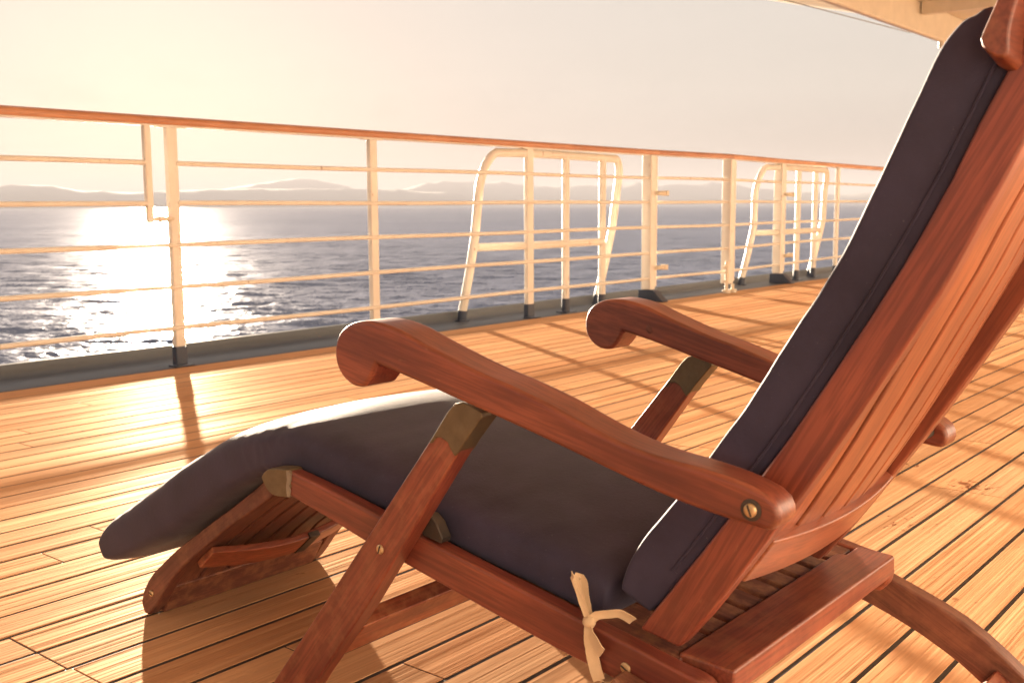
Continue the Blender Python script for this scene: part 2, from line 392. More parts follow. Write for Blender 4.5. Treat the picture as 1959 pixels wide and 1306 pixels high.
def rails(x0, x1, parent, zs=RZ, r=.0120, dy=-.012):
    for z in zs:
        xs = [x0] + [q for q in (7.12, 8.27, 9.5, 12.7) if x0+.01 < q < x1-.01] + [x1]
        bm = bmesh.new(); pts = []
        for a, b in zip(xs, xs[1:]):
            k = max(1, int((b-a)/.35))
            for i in range(k):
                x = a+(b-a)*i/k; pts.append((x, rail_y(x)+dy, z+.0022*math.sin(x*2.3+z*9)))
        pts.append((x1, rail_y(x1)+dy, z))
        tube(bm, pts, r, 12)
        from_bm('rail', bm, M_WHITE, parent, smooth=True)
def post(x, parent, foot=True, sx=.056, sy=.036):
    y = rail_y(x)
    bm = bmesh.new(); box(bm, (x, y, (.09+HZ-.025)/2), (sx, sy, HZ-.025-.09))
    p = from_bm('post', bm, M_WHITE, parent, bevel=.008)
    if foot:
        bm = bmesh.new(); box(bm, (x, y, .05), (sx+.003, sy+.003, .088)); box(bm, (x-.015, y-.035, .006), (.1, .07, .008))
        from_bm('foot', bm, M_BLUE, p, bevel=.003)
    bm = bmesh.new()
    for s in (-1, 1): tube(bm, [(x+s*.05, y, HZ-.024), (x+s*.05, y, HZ-.029)], .008, 8)
    box(bm, (x, y, HZ-.0265), (.15, .034, .004)); from_bm('rail_bracket', bm, M_WHITE, p)
    return p
def gate_post(x, parent, gusset=True, z0=.095, hw=.036):
    """heavy box post with a separate round-edged outer strip"""
    y = rail_y(x)
    bm = bmesh.new(); box(bm, (x+.0, y+.008, (z0+HZ-.02)/2), (hw*2, .085, HZ-.02-z0)); p = from_bm('gate_post', bm, M_WHITE, parent, bevel=.006)
    bm = bmesh.new(); box(bm, (x+hw+.0125, y-.012, (z0+.02+HZ-.03)/2), (.022, .045, HZ-.05-z0)); from_bm('post_strip', bm, M_WHITE, p, bevel=.006)
    if gusset:
        bm = bmesh.new()
        prism(bm, [(y-.06, z0-.002), (y+.074, z0-.002), (y+.074, .004), (y-.155, .004)], x-hw-.004, x+hw+.004)
        from_bm('foot_gusset', bm, M_BLUE, p, bevel=.003)
        for zz in (.84, .265):
            bm = bmesh.new(); tube(bm, [(x+.01, y-.062, zz), (x+.13, y-.062, zz)], .017, 10); box(bm, (x+.13, y-.06, zz), (.035, .05, .04))
            from_bm('hinge_pin', bm, M_CREAM, p, bevel=.003)
    return p

rail_a = thing('ship_railing', 'long white ship railing with wooden handrail, from the left end to the double gate posts', 'railing', (2.9, RY, 0))
rail_g = thing('railing_gate', 'short white gate section of the railing between two heavy posts with drop bolts', 'gate', (7.7, RY, 0))
rail_b = thing('ship_railing', 'white railing section beyond the gate, running behind the chair backrest', 'railing', (9.5, RY, 0))
bpy.context.view_layer.update()
def reparent(o, p):
    o.parent = p; o.matrix_parent_inverse = Matrix.Translation(-p.location)
class Grp:
    def __init__(s, p): s.p = p
def settle(p):
    for ch in p.children:
        ch.matrix_parent_inverse = Matrix.Translation(-p.location)
handrail(-3.4, 7.2, rail_a); rails(-3.4, 7.13, rail_a, RZ[:3])
rails(2.93, 7.13, rail_a, RZ[3:]); rails(-3.4, 2.785, rail_a, RZ[3:])
for x in (-1.2, .85, 4.2): post(x, rail_a)
post(2.915, rail_a)
post(5.62, rail_a, sx=.066)
gate_post(7.13, rail_a)
# the hooked end bar of the removable section beside the second post
bm = bmesh.new(); box(bm, (2.783, RY-.005, (.68+HZ-.02)/2), (.036, .03, HZ-.02-.68)); hb = from_bm('section_end_bar', bm, M_WHITE, rail_a, bevel=.008)
bm = bmesh.new(); tube(bm, [(2.79, RY-.006, .70), (2.905, RY-.006, .70)], .012, 10); tube(bm, [(2.835, RY-.006, .72), (2.835, RY-.006, .665)], .006, 8); box(bm, (2.835, RY-.006, .70), (.03, .03, .03))
from_bm('section_hook', bm, M_CREAM, hb)
settle(rail_a)
handrail(7.206, 8.27, rail_g); rails(7.2, 8.26, rail_g)
gp = gate_post(8.27, rail_g, gusset=False, z0=.075)
bm = bmesh.new()
for dx, top in ((-.115, .275), (.0, .075)):
    tube(bm, [(8.27+dx, rail_y(8.27)-.05, .012), (8.27+dx, rail_y(8.27)-.05, top)], .014, 10)
    tube(bm, [(8.27+dx, rail_y(8.27)-.05, .003), (8.27+dx, rail_y(8.27)-.05, .03)], .035, 14)
db = from_bm('drop_bolt', bm, M_CREAM, rail_g, smooth=True)
for za, zb in ((.22, .25), (.10, .105)):
    bm = bmesh.new(); tube(bm, [(8.12, 4.33, za), (8.2, 4.335, zb)], .012, 8); from_bm('bolt_handle', bm, M_CREAM, rail_g, smooth=True)
settle(rail_g)
handrail(8.276, 30, rail_b); rails(8.29, 30, rail_b)
gate_post(9.5, rail_b)
for x in (11.05, 12.6, 14.1, 15.6, 17.1, 18.6, 20.1, 21.6): post(x, rail_b, sx=.055)
settle(rail_b)

def brace_frame(xl, label, w=1.55, v=(.88, 1.33), post_x=.45):
    y0 = rail_y(xl+.4)
    t = thing('brace_frame', label, 'tubular frame', (xl, 4.65, 0), 'tubular frames on the railing')
    r = .029
    top = HZ-.055
    pts = [(xl, 4.655, .065), (xl+.005, 4.60, .30), (xl+.01, 4.55, .55), (xl+.015, y0+.06, .86)]
    for k in range(1, 7):
        a = k/7*math.pi/2
        pts.append((xl+.015+.15*(1-math.cos(a)), y0+.06-.045*math.sin(a), .86+(top-.86)*math.sin(a)))
    pts += [(xl+.4, y0+.012, top), (xl+w*.5, y0+.012, top)]
    xr = xl+w
    for k in range(6, 0, -1):
        a = k/7*math.pi/2
        pts.append((xr+.05-.12*(1-math.cos(a)), y0+.06-.045*math.sin(a), .9+(top-.9)*math.sin(a)))
    pts += [(xr+.05, y0+.06, .9), (xr+.035, 4.55, .58), (xr+.02, 4.60, .32), (xr, 4.655, .065)]
    bm = bmesh.new(); tube(bm, pts, r, 12); f = from_bm('bent_tube', bm, M_WHITE, t, smooth=True)
    for i, x in enumerate((xl, xr)):
        bm = bmesh.new(); tube(bm, [(x, 4.66, .004), (x, 4.655, .075)], r*1.08, 12); tube(bm, [(x, 4.66, .003), (x, 4.66, .012)], .05, 14); from_bm('foot', bm, M_BLUE, t, smooth=True)
    for dx in v:
        x = xl+dx; yy = rail_y(x)+.012
        bm = bmesh.new(); tube(bm, [(x, yy, .09), (x, yy, top)], r*.92, 12); u = from_bm('upright_tube', bm, M_WHITE, t, smooth=True)
        bm = bmesh.new(); tube(bm, [(x, yy, .004), (x, yy, .1)], r, 12); box(bm, (x, yy-.01, .007), (.13, .09, .008)); from_bm('foot', bm, M_BLUE, t, smooth=True)
    bm = bmesh.new(); tube(bm, smooth_loop([(xl+.01, 4.565, .485), (xl+.3, 4.51, .485), (xl+.5, y0+.012, .485), (xl+v[1], y0+.012, .485)], .05, False), r*.9, 12)
    from_bm('cross_tube', bm, M_WHITE, t, smooth=True)
    settle(t)
    return t
brace_frame(5.17, 'wide white tubular frame with splayed legs left of the double gate posts')
brace_frame(9.08, 'white tubular frame with splayed legs beyond the gate, close to the cushion back', 1.53, (.9, 1.36))

# ================================================================= UPPER DECK, WALL, BOAT
t = thing('deck_overhang', 'pale underside and edge girder of the deck above, upper right corner', 'overhang', (15, 1, 3.0))
bm = bmesh.new(); box(bm, (15, 1.3, 3.08), (38, 6.2, .10)); from_bm('deckhead', bm, M_CREAM, t)
bm = bmesh.new(); prism(bm, [(4.34, 2.70), (4.34, 3.029), (4.42, 3.029), (4.42, 2.69), (4.36, 2.685)], -4, 34); from_bm('edge_girder', bm, M_CREAM, t, bevel=.008)
for x in np.arange(-2.5, 33, 1.9):
    bm = bmesh.new(); box(bm, (float(x), 1.26, 2.955), (.09, 6.1, .145)); from_bm('deck_beam', bm, M_CREAM, t)
bm = bmesh.new(); tube(bm, [(13.6, 4.38, 2.69), (13.6, 4.38, 2.62)], .04, 12); from_bm('lashing_eye', bm, M_CREAM, t, smooth=True)
settle(t)
wl = thing('cabin_wall', 'white steel cabin wall of the ship behind the deck chair', 'wall', (15, -1.8, 0))
bm = bmesh.new(); box(bm, (15, -1.9, 1.5), (38, .2, 3.04)); from_bm('wall_plate', bm, M_HULL, wl)
for x in np.arange(-1.9, 30, 5.6):
    bm = bmesh.new(); box(bm, (float(x), -1.79, 1.75), (.9, .04, .8)); f = from_bm('window_frame', bm, M_GREYBLUE, wl, bevel=.01)
settle(wl)
bm = bmesh.new()
tube(bm, [(0.5, 4.45, 2.70), (2.5, 4.5, 2.60), (5.0, 4.55, 2.535), (7.2, 4.55, 2.55), (9.594, 4.55, 2.645), (12.998, 4.55, 2.743)], .005, 6); cb = from_bm('safety_wire', bm, M_STEEL)
tag(cb, 'thin dark wire hanging below the edge of the deck above', 'wire')
# lifeboat hanging outboard of the deck above
bt = thing('lifeboat', 'cream lifeboat hull hanging outboard under the deck edge at the top', 'lifeboat', (15, 6.2, 3.4))
bm = bmesh.new(); rings = []
for i in range(25):
    u = i/24; x = 11.6+9*u
    wdt = 1.25*math.sin(math.pi*min(1, .06+u*.92))**.55; kz = 3.17+.72*u+.5*(1-min(1, u/.06))**2
    ring = []
    for k in range(15):
        a = math.pi*k/14
        ring.append(bm.verts.new((x, 6.05-wdt*math.cos(a)*(1 if abs(math.cos(a)) < .98 else 1), kz+1.4-(1.4)*abs(math.sin(a))**.7)))
    rings.append(ring)
for A, B in zip(rings, rings[1:]):
    for k in range(14): bm.faces.new((A[k], A[k+1], B[k+1], B[k]))
    bm.faces.new((A[14], A[0], B[0], B[14]))
bm.faces.new(rings[0]); bm.faces.new(rings[-1][::-1])
from_bm('boat_hull', bm, M_CREAM, bt, smooth=True)
settle(bt)

# ================================================================= DECK CHAIR
CX = 1.245
ORG = (CX, 1.0, 0.0)
chair = thing('deck_chair', 'varnished mahogany steamer deck chair with scrolled arms facing the railing', 'deck chair', ORG)
def P(name, bm, mat=M_WOOD, parent=chair, **kw):
    return from_bm(name, bm, mat, parent, **kw)
def cprism(prof, x0, x1, **kw):
    bm = bmesh.new(); prism(bm, prof, x0, x1, ORG, **kw); return bm
ARM = [(1.0774, .5702), (1.0738, .5825), (1.0665, .5935), (1.0553, .6017), (1.0398, .6079), (1.0183, .6115), (.9974, .6112), (.9769, .6085), (.953, .6030), (.9334, .5965), (.9066, .5875), (.8768, .5784), (.8512, .5708), (.8157, .5612), (.7781, .5525), (.7231, .5376), (.6775, .5222), (.6213, .5058), (.5742, .4975), (.5236, .4925), (.4813, .4862), (.4513, .4775), (.4415, .4708), (.4371, .4619), (.4363, .4545), (.4385, .4484), (.4441, .442), (.4585, .4425), (.4755, .4440), (.4953, .4455), (.5144, .4480), (.5341, .4510), (.5523, .4540), (.5828, .4602), (.6373, .4736), (.6982, .4891), (.7648, .5050), (.8231, .5183), (.8609, .5266), (.8924, .5339), (.9269, .5415), (.9524, .5470), (.997, .5563), (1.0036, .5439), (1.0103, .5345), (1.0189, .5262), (1.032, .5231), (1.0451, .5241), (1.0582, .5298), (1.0686, .5384), (1.0751, .5493), (1.0777, .5611)]
LEG = [(.8604, .5206), (.8725, .5173), (.8849, .5062), (1.2465, .0545), (1.2850, .003), (1.2070, .003), (1.1524, .0771), (1.0443, .2130), (.9101, .3990), (.8576, .4716), (.8287, .5057), (.83, .511), (.8468, .5177)]
RAIL = [(1.30, .349), (1.2859, .3620), (1.2619, .3672), (1.2386, .3688), (1.1359, .3530), (1.0371, .3340), (.9264, .3140), (.8505, .2995), (.7596, .2825), (.7052, .2721), (.6563, .2635), (.5713, .2475), (.54, .2415), (.527, .220), (.54, .1920), (.5713, .1980), (.6921, .2190), (.7596, .2305), (.9382, .2661), (.9944, .2775), (1.0706, .2930), (1.1376, .3090), (1.2404, .3315), (1.274, .3280), (1.2908, .3380)]
arm_s = smooth_loop(ARM, .006, corners=(42,))
leg_s = smooth_loop(LEG, .05, corners=(2, 3, 4, 5, 6, 7, 8, 9))
rail_s = smooth_loop(RAIL, .012, corners=())
def shift(pr, dy, dz): return [(y+dy, z+dz) for y, z in pr]
for side in (0, 1):
    far = side == 1
    # armrest
    ax0 = 1.521 if far else .940
    d = (.004, -.0135) if far else (0, 0)
    def tp(y, z, ax0=ax0): return ax0+.043+.016*min(1, max(0, (y-.44)/.25))
    bm = cprism(shift(arm_s, *d), ax0, 0, taper=lambda y, z: tp(y, z))
    if far:
        for v_ in bm.verts: v_.co.x -= .056*min(1, max(0, (.95-(v_.co.y+ORG[1]))/.51))
    a = P('armrest', bm, bevel=.007, segs=3)
    if not far:
        screw('pivot_bolt', a, ORG, ax0-.001, .4662, .460, .0070, .0035, M_BOLT, 1.2)
        bm = bmesh.new(); disc(bm, (0, 0, 0), .0112, .0014, seg=24); w = P('washer', bm, M_STEEL, a, smooth=True); w.location = (ax0-ORG[0]-.0, .4662-ORG[1], .460-ORG[2])
    else:
        for yy, zz in ((.946, .5525),):
            bm = bmesh.new(); disc(bm, (0, 0, 0), .0085, .0018, seg=16); pg = P('wood_plug', bm, M_DULLWOOD, a, smooth=True); pg.location = (ax0-ORG[0], yy-ORG[1], zz-ORG[2])
        bm = bmesh.new(); tube(bm, [(1.428-ORG[0], .4662-ORG[1], .449), (1.468-ORG[0], .4662-ORG[1], .449)], .0075, 16); P('pivot_spacer', bm, M_STEEL, a, smooth=True)
    # front leg
    lx0 = 1.537 if far else .955
    ld = (.010, -.009) if far else (0, 0)
    lp = [(y+ld[0]*min(1, z/.3), max(.002, z+ld[1]*min(1, z/.3))) for y, z in leg_s]
    lg = P('front_leg', cprism(lp, lx0, lx0+.029), bevel=.004)
    # brass shoe on the leg top, with a curved lower edge
    cap = [(.8604, .5206), (.8725, .5173), (.8849, .5062), (.9185, .4615), (.9115, .463), (.9055, .4705), (.8960, .4715), (.8860, .4670), (.8800, .4575), (.8745, .4510), (.8660, .4600), (.8576, .4716), (.8287, .5057), (.83, .511), (.8468, .5177)]
    cc = Vector((.875, .485))
    cap = [((y-cc.x)*1.012+cc.x+ld[0], (z-cc.y)*1.012+cc.y+ld[1]) for y, z in cap]
    P('brass_cap', cprism(smooth_loop(cap, .008, corners=(2, 3, 10, 11, 12)), lx0-.0018, lx0+.0308), M_BRASS, lg, bevel=.002)
    if not far: screw('leg_bolt', lg, ORG, lx0, 1.0118, .3037, .0066, .003, M_BOLT, 1.9)
    # seat rail
    rx0 = 1.511 if far else .985
    rl = P('seat_rail', cprism(rail_s, rx0, rx0+.025), bevel=.004, segs=3)
    cap = [(1.302, .349), (1.2874, .3638), (1.2628, .3692), (1.2386, .3708), (1.2335, .3660), (1.2352, .3560), (1.2310, .3470), (1.2345, .3385), (1.2390, .3295), (1.275, .3262), (1.2925, .3368)]
    P('brass_cap', cprism(smooth_loop(cap, .008), rx0-.0016, rx0+.0266), M_BRASS, rl, bevel=.002)
    bd = [(1.2290, .3655), (1.2370, .3705), (1.2405, .3700), (1.2395, .3560), (1.2420, .3450), (1.2400, .3300), (1.2350, .3305), (1.2325, .3400), (1.2345, .3480), (1.2310, .3560)]
    P('corroded_band', cprism(smooth_loop(bd, .005), rx0-.0020, rx0+.0030), M_CORR, rl)
    if not far:
        screw('rail_bolt', rl, ORG, rx0, .6406, .2314, .0067, .0025, M_BOLT, .5)
        br = [(.967, .324), (.9325, .3185), (.9290, .3255), (.9400, .345), (.9525, .3545), (.966, .3525)]
        P('corner_bracket', cprism(br, rx0+.003, rx0+.021), M_STEEL, rl, bevel=.002)
# stretcher joining the front legs, flush with their rear edges
st = [(1.1285, .113), (1.0795, .169), (1.099, .186), (1.148, .130)]
P('leg_stretcher', cprism(st, .9845, 1.5365), bevel=.003)
# slatted seat: long slots between slats
bm = bmesh.new()
def seat_top(y): return .2475+(y-.5713)*.1757-.0015
slots = [1.094+.0498*k for k in range(8)]
edges = [1.013] + slots + [1.508]
for a, b in zip(edges, edges[1:]):
    xa = a+(.0055 if a != edges[0] else 0); xb = b-(.0055 if b != edges[-1] else 0)
    prism(bm, [(.585, seat_top(.585)), (1.27, seat_top(1.20)-.0), (1.27, seat_top(1.20)-.018), (.585, seat_top(.585)-.018)], xa, xb, ORG)
P('slatted_seat', bm, M_DULLWOOD, bevel=.0025)
# rear crossbar with a notched far end
zt = .2500
bm = bmesh.new()
pl = [(1.017, .520), (1.512, .5205), (1.5165, .526), (1.5165, .572), (1.511, .5775), (1.470, .5775), (1.462, .5900), (1.017, .5900)]
A = [bm.verts.new((x-ORG[0], y-ORG[1], zt+(y-.52)*.05)) for x, y in pl]; B = [bm.verts.new((x-ORG[0], y-ORG[1], zt-.030)) for x, y in pl]
bm.faces.new(A); bm.faces.new(B[::-1])
for i in range(len(pl)): bm.faces.new((A[i], A[(i+1) % len(pl)], B[(i+1) % len(pl)], B[i]))
P('rear_crossbar', bm, M_WOOD, bevel=.004, segs=3)
# backrest stiles
SF = [(.222, 1.015), (.2440, .9400), (.2704, .8729), (.2923, .8285), (.3135, .7790), (.3400, .7270), (.3760, .6620), (.4637, .5190), (.4960, .4720), (.5330, .4185), (.5622, .3780), (.5900, .3400), (.6236, .2945), (.6420, .2680)]
SR = [(.5892, .2590), (.5546, .3030), (.5121, .3640), (.4795, .4125), (.4427, .4672), (.4065, .5250), (.3169, .6760), (.2937, .7240), (.2694, .7740), (.2527, .8101), (.205, .93), (.176, 1.010)]
st_s = smooth_loop(SF, .03, False)+smooth_loop(SR, .03, False)
for x0 in (1.015, 1.402):
    P('back_stile', cprism(st_s, x0, x0+.026), bevel=.004, segs=3)
def rear_line(z):
    pts = sorted(SR, key=lambda p: p[1])
    for (ya, za), (yb, zb) in zip(pts, pts[1:]):
        if za <= z <= zb: return ya+(yb-ya)*(z-za)/(zb-za)
    return pts[0][0] if z < pts[0][1] else pts[-1][0]
BN = Vector((0, -.852, -.523))
X0B, X1B = 1.041, 1.402
def bow(x, s=.016): u = (x-X0B)/(X1B-X0B); return s*4*u*(1-u)
# bowed slats of the back, one panel of six with gaps
bm = bmesh.new()
nsl = 6; pitch = (X1B-X0B)/nsl
zs = np.linspace(.375, .985, 15)
for i in range(nsl):
    xa, xb = X0B+pitch*i+(.0045 if i else .001), X0B+pitch*(i+1)-(.0045 if i < nsl-1 else .001)
    ring = []
    for z in zs:
        r = []
        for x, dd in ((xa, 0), (xb, 0), (xb, -.011), (xa, -.011)):
            c = Vector((x, rear_line(z), z)) + BN*(bow(x)+dd-.010-.02*min(1, max(0, (z-.4)/.3))) + Vector((0, .0, 0))
            r.append(bm.verts.new(c-Vector(ORG)))
        ring.append(r)
    for A, B in zip(ring, ring[1:]):
        for k in range(4): bm.faces.new((A[k], A[(k+1) % 4], B[(k+1) % 4], B[k]))
    bm.faces.new(ring[0][::-1]); bm.faces.new(ring[-1])
P('slatted_back', bm, M_SLAT, bevel=.0025)
def bowed_bar(name, za, zb, th, x0, x1, s, mat, off=0.0, inset=.0):
    bm = bmesh.new(); rings = []
    for k in range(25):
        x = x0+(x1-x0)*k/24; u = k/24; b = s*4*u*(1-u)
        pts = []
        for z, dd in ((zb, th), (zb, 0), (za, 0), (za, th)):
            c = Vector((x, rear_line(z), z))+BN*(b+dd+off); pts.append(bm.verts.new(c-Vector(ORG)))
        rings.append(pts)
    for A, B in zip(rings, rings[1:]):
        for k in range(4): bm.faces.new((A[k], A[(k+1) % 4], B[(k+1) % 4], B[k]))
    bm.faces.new(rings[0][::-1]); bm.faces.new(rings[-1])
    return P(name, bm, mat, bevel=.003, segs=2)
bowed_bar('back_crossbar', .344, .398, .018, 1.0415, 1.4015, .014, M_SLAT, -.016)
# crest rail across the top of the back
bm = bmesh.new()
cr = smooth_loop([(.2893, .8955), (.2875, .8885), (.2820, .8815), (.2740, .8765), (.2660, .8755), (.2625, .8810), (.2628, .9000), (.2560, .932), (.236, .985), (.222, 1.02), (.230, 1.03), (.245, 1.015), (.2660, .955), (.2800, .920)], .008)
rings = []
for k in range(21):
    u = k/20; x = .988+(1.55-.988)*u; b = .030*4*u*(1-u); sc = 1 if 0 < k < 20 else .9
    rings.append([bm.verts.new(Vector((x, (y-.26)*sc+.26, (z-.945)*sc+.945))+BN*b-Vector(ORG)) for y, z in cr])
for A, B in zip(rings, rings[1:]):
    n = len(A)
    for k in range(n): bm.faces.new((A[k], A[(k+1) % n], B[(k+1) % n], B[k]))
bm.faces.new(rings[0][::-1]); bm.faces.new(rings[-1])
P('crest_rail', bm, M_WOOD, bevel=.003)
# rear legs, curved, and the bar between them
RL_T = [(.64, .232), (.59, .219), (.5389, .2058), (.5084, .1954), (.4617, .1785), (.4284, .1640), (.3987, .1465), (.3693, .1255), (.3452, .1065), (.29, .055), (.245, .003)]
RL_B = [(.315, .003), (.365, .052), (.4131, .0892), (.4329, .1025), (.4558, .1147), (.4872, .1300), (.535, .1490), (.5811, .1633), (.635, .176)]
rl_s = smooth_loop(RL_T, .02, False)+smooth_loop(RL_B, .02, False)
for x0 in (1.538, .954):
    P('rear_leg', cprism(rl_s, x0, x0+.03), M_DULLWOOD, bevel=.004)
P('rear_stretcher', cprism([(.4135, .062), (.3800, .108), (.3560, .090), (.3890, .044)], .983, 1.5385), M_WOOD, bevel=.003)
# footrest: two curved boards, slats, bowed crossbar and foot bar
FB = [(1.3200, .3290), (1.3582, .2975), (1.4008, .2700), (1.4486, .2414), (1.507, .2047), (1.5464, .1764), (1.6005, .1385), (1.6478, .1015), (1.6884, .0603), (1.719, .0239), (1.7450, .0005), (1.7593, .0005), (1.768, .0192), (1.7600, .0420), (1.7300, .0800), (1.6854, .1160), (1.6401, .1500), (1.5932, .1800), (1.5254, .2240), (1.4662, .2610), (1.4051, .3010), (1.345, .342)]
fb_s = smooth_loop(FB, .014)
for x0 in (1.050, 1.436):
    b = P('footrest_board', cprism(fb_s, x0, x0+.027), M_DULLWOOD, bevel=.004)
    if x0 < 1.2: screw('board_screw', b, ORG, x0, 1.730, .0465, .006, .003, M_BOLT, .3)
fc = [(1.345, .3120), (1.4051, .2770), (1.4662, .2400), (1.5254, .2010), (1.5932, .1530), (1.6401, .1190), (1.6884, .0720), (1.712, .0440)]
bm = bmesh.new()
for i in range(6):
    xa = 1.079+.0597*i; xb = xa+.050
    rings = []
    for k, (y, z) in enumerate(fc):
        rings.append([bm.verts.new((x-ORG[0], y-ORG[1]+dy, z+dz)) for x, dy, dz in ((xa, 0, 0), (xb, 0, 0), (xb, .007, .009), (xa, .007, .009))])
    for A, B in zip(rings, rings[1:]):
        for k in range(4): bm.faces.new((A[k], A[(k+1) % 4], B[(k+1) % 4], B[k]))
    bm.faces.new(rings[0][::-1]); bm.faces.new(rings[-1])
P('footrest_slats', bm, M_DULLWOOD, bevel=.002)
FT = Vector((0, .765, -.644)); FN = Vector((0, -.644, -.765)); FC = Vector((0, 1.600, .143))
bm = bmesh.new(); rings = []
for k in range(25):
    u = k/24; x = 1.0765+(1.4365-1.0765)*u; b = .001+.026*math.sin(math.pi*u)
    rings.append([bm.verts.new(Vector((x, FC.y, FC.z))+FT*t_+FN*(b+d_)-Vector(ORG)) for t_, d_ in ((-.030, 0), (.030, 0), (.030, .014), (-.030, .014))])
for A, B in zip(rings, rings[1:]):
    for k in range(4): bm.faces.new((A[k], A[(k+1) % 4], B[(k+1) % 4], B[k]))
bm.faces.new(rings[0][::-1]); bm.faces.new(rings[-1])
P('footrest_crossbar', bm, M_WOOD, bevel=.003)
u = .60; x = 1.0765+.36*u
Rb = Matrix(((1, 0, 0), (0, FT.y, FN.y), (0, FT.z, FN.z)))
bm = bmesh.new(); box(bm, Vector((x, FC.y, FC.z))+FN*(.027*math.sin(math.pi*u)+.011)-Vector(ORG), (.026, .066, .012), Rb); P('catch_block', bm, M_STEEL, bevel=.002)
P('foot_bar', cprism([(1.7560, .0006), (1.7330, .0006), (1.6950, .058), (1.7130, .072)], 1.0765, 1.4365), M_DULLWOOD, bevel=.003)

# ================================================================= CUSHION
cush = thing('chair_cushion', 'dark navy canvas cushion lying on the wooden deck chair', 'cushion', ORG)
def pad(name, line, x0, x1, crown, expo=5.0, wr=.0025, seed=0.0, vexp=2.6):
    """sweep a flattened rounded section along (y,z,thickness)"""
    ln = smooth_loop(line, .008, False)
    W = (x1-x0)/2; cx = (x0+x1)/2
    bm = bmesh.new(); rings = []; n = len(ln); K = 44
    for i, (y, z, t) in enumerate(ln):
        a = ln[max(0, i-1)]; b = ln[min(n-1, i+1)]
        tan = Vector((0, b[0]-a[0], b[1]-a[1])).normalized(); nrm = Vector((0, -tan.z, tan.y))
        if nrm.z < 0: nrm = -nrm
        e = min(i, n-1-i)/4.6
        k_end = min(1, e); kt = (.62+.38*math.sqrt(max(0, 1-(1-k_end)**2)))
        ring = []
        for k in range(K):
            th = 2*math.pi*k/K
            c, s = math.cos(th), math.sin(th)
            u = math.copysign(abs(c)**(2/expo), c); v = math.copysign(abs(s)**(2/vexp), s)
            ww = W*(1-.018*(1-kt))
            cr = crown*(1-u*u)*(.5+.5*k_end)
            p = Vector((cx+u*ww, y, z)) + nrm*(v*t/2*kt + (cr if v > 0 else 0))
            q = p*9+Vector((seed, 0, 0)); q2 = p*34+Vector((0, seed, 0))
            p += nrm*(mnoise.noise(q)*wr*2.2+mnoise.noise(q2)*wr*.6)
            if name == 'back_pad': p.x += math.copysign(.0045, c)*v*abs(u)
            fk = abs(y-1.352)
            if name == 'seat_pad' and fk < .085 and c < 0:
                fold = (1-fk/.085)*abs(c)*(.5+.5*max(-1, min(1, -s+.6)))
                p.x -= .0020*fold*(.4+mnoise.noise(p*40)+.6)*math.sin((y*1.0+p.z*.35)*2*math.pi/(.021+.006*mnoise.noise(p*22))+seed)
                p += nrm*(.0010*fold*math.sin((y*1.0+p.z*.35)*2*math.pi/.026+1.3))
            p.x += mnoise.noise(q*1.3+Vector((3, 7, 1)))*wr*1.2
            ring.append(bm.verts.new(p-Vector(ORG)))
        rings.append(ring)
    for A, B in zip(rings, rings[1:]):
        for k in range(K): bm.faces.new((A[k], A[(k+1) % K], B[(k+1) % K], B[k]))
    bm.faces.new(rings[0][::-1]); bm.faces.new(rings[-1])
    o = from_bm(name, bm, M_NAVY, cush, smooth=True)
    sm = o.modifiers.new('sub', 'SUBSURF'); sm.levels = 1; sm.render_levels = 1
    return o
seat_line = [(1.849, .110, .066), (1.80, .139, .086), (1.74, .171, .092), (1.64, .226, .096), (1.52, .296, .094), (1.43, .342, .088), (1.365, .367, .080), (1.30, .381, .076), (1.23, .383, .072), (1.10, .364, .072), (1.0, .345, .072), (.90, .326, .072), (.80, .308, .070), (.715, .293, .066), (.685, .288, .056)]
sp = pad('seat_pad', seat_line, 1.014, 1.500, .018, 9, .0018, 1.0, 4.5)
bl = []
for (y, z), t in zip([(.236, .985), (.244, .94), (.2704, .8729), (.3135, .7790), (.3760, .6620), (.4637, .5190), (.5330, .4185), (.5900, .3400), (.6360, .2810)], (.05, .064, .068, .066, .062, .060, .062, .064, .05)):
    bl.append((y+.852*(t/2-.003), z+.523*(t/2-.003), t+.003))
bl[0] = (.2700, .9270, .052); bl[1] = (.2825, .9050, .064)
bp = pad('back_pad', bl, 1.019, 1.425, .003, 26, .0014, 5.0, 12)
# seam sewn along the visible side of the back pad
bm = bmesh.new()
tube(bm, [(1.0188-ORG[0], y-.852*(t/2-.017)-ORG[1], z-.523*(t/2-.017)) for y, z, t in smooth_loop(bl[1:-1], .02, False)], .0016, 6); from_bm('seam', bm, M_NAVY, bp, smooth=True)
# cotton tie knotted round the seat rail
def ribbon(bm, pts, w, nrm_hint=(1, 0, 0), th=.0010, twist=None):
    P3 = [Vector(p) for p in smooth_loop(pts, .004, False)]; rows = []
    n = len(P3)
    for i, p in enumerate(P3):
        d = (P3[min(i+1, n-1)]-P3[max(i-1, 0)]).normalized()
        h = Vector(nrm_hint)
        if twist: h = (h+Vector(twist)*math.sin(i/n*math.pi*1.2)).normalized()
        side = d.cross(h).normalized(); nn = side.cross(d)
        p = p + Vector((mnoise.noise(p*130), mnoise.noise(p*130+Vector((9, 0, 0))), mnoise.noise(p*130+Vector((0, 9, 0)))))*.0011
        ww = w[0]+(w[1]-w[0])*min(1, i/(n-1)*1.6) if isinstance(w, tuple) else w
        rows.append([bm.verts.new(p+side*ww/2*s+nn*th*q+nn*.0012*(abs(s) < .5)) for s, q in ((-1, -.5), (0, -.5), (1, -.5), (1, .5), (0, .5), (-1, .5))])
    for A, B in zip(rows, rows[1:]):
        for k in range(6): bm.faces.new((A[k], A[(k+1) % 6], B[(k+1) % 6], B[k]))
    bm.faces.new(rows[0][::-1]); bm.faces.new(rows[-1])
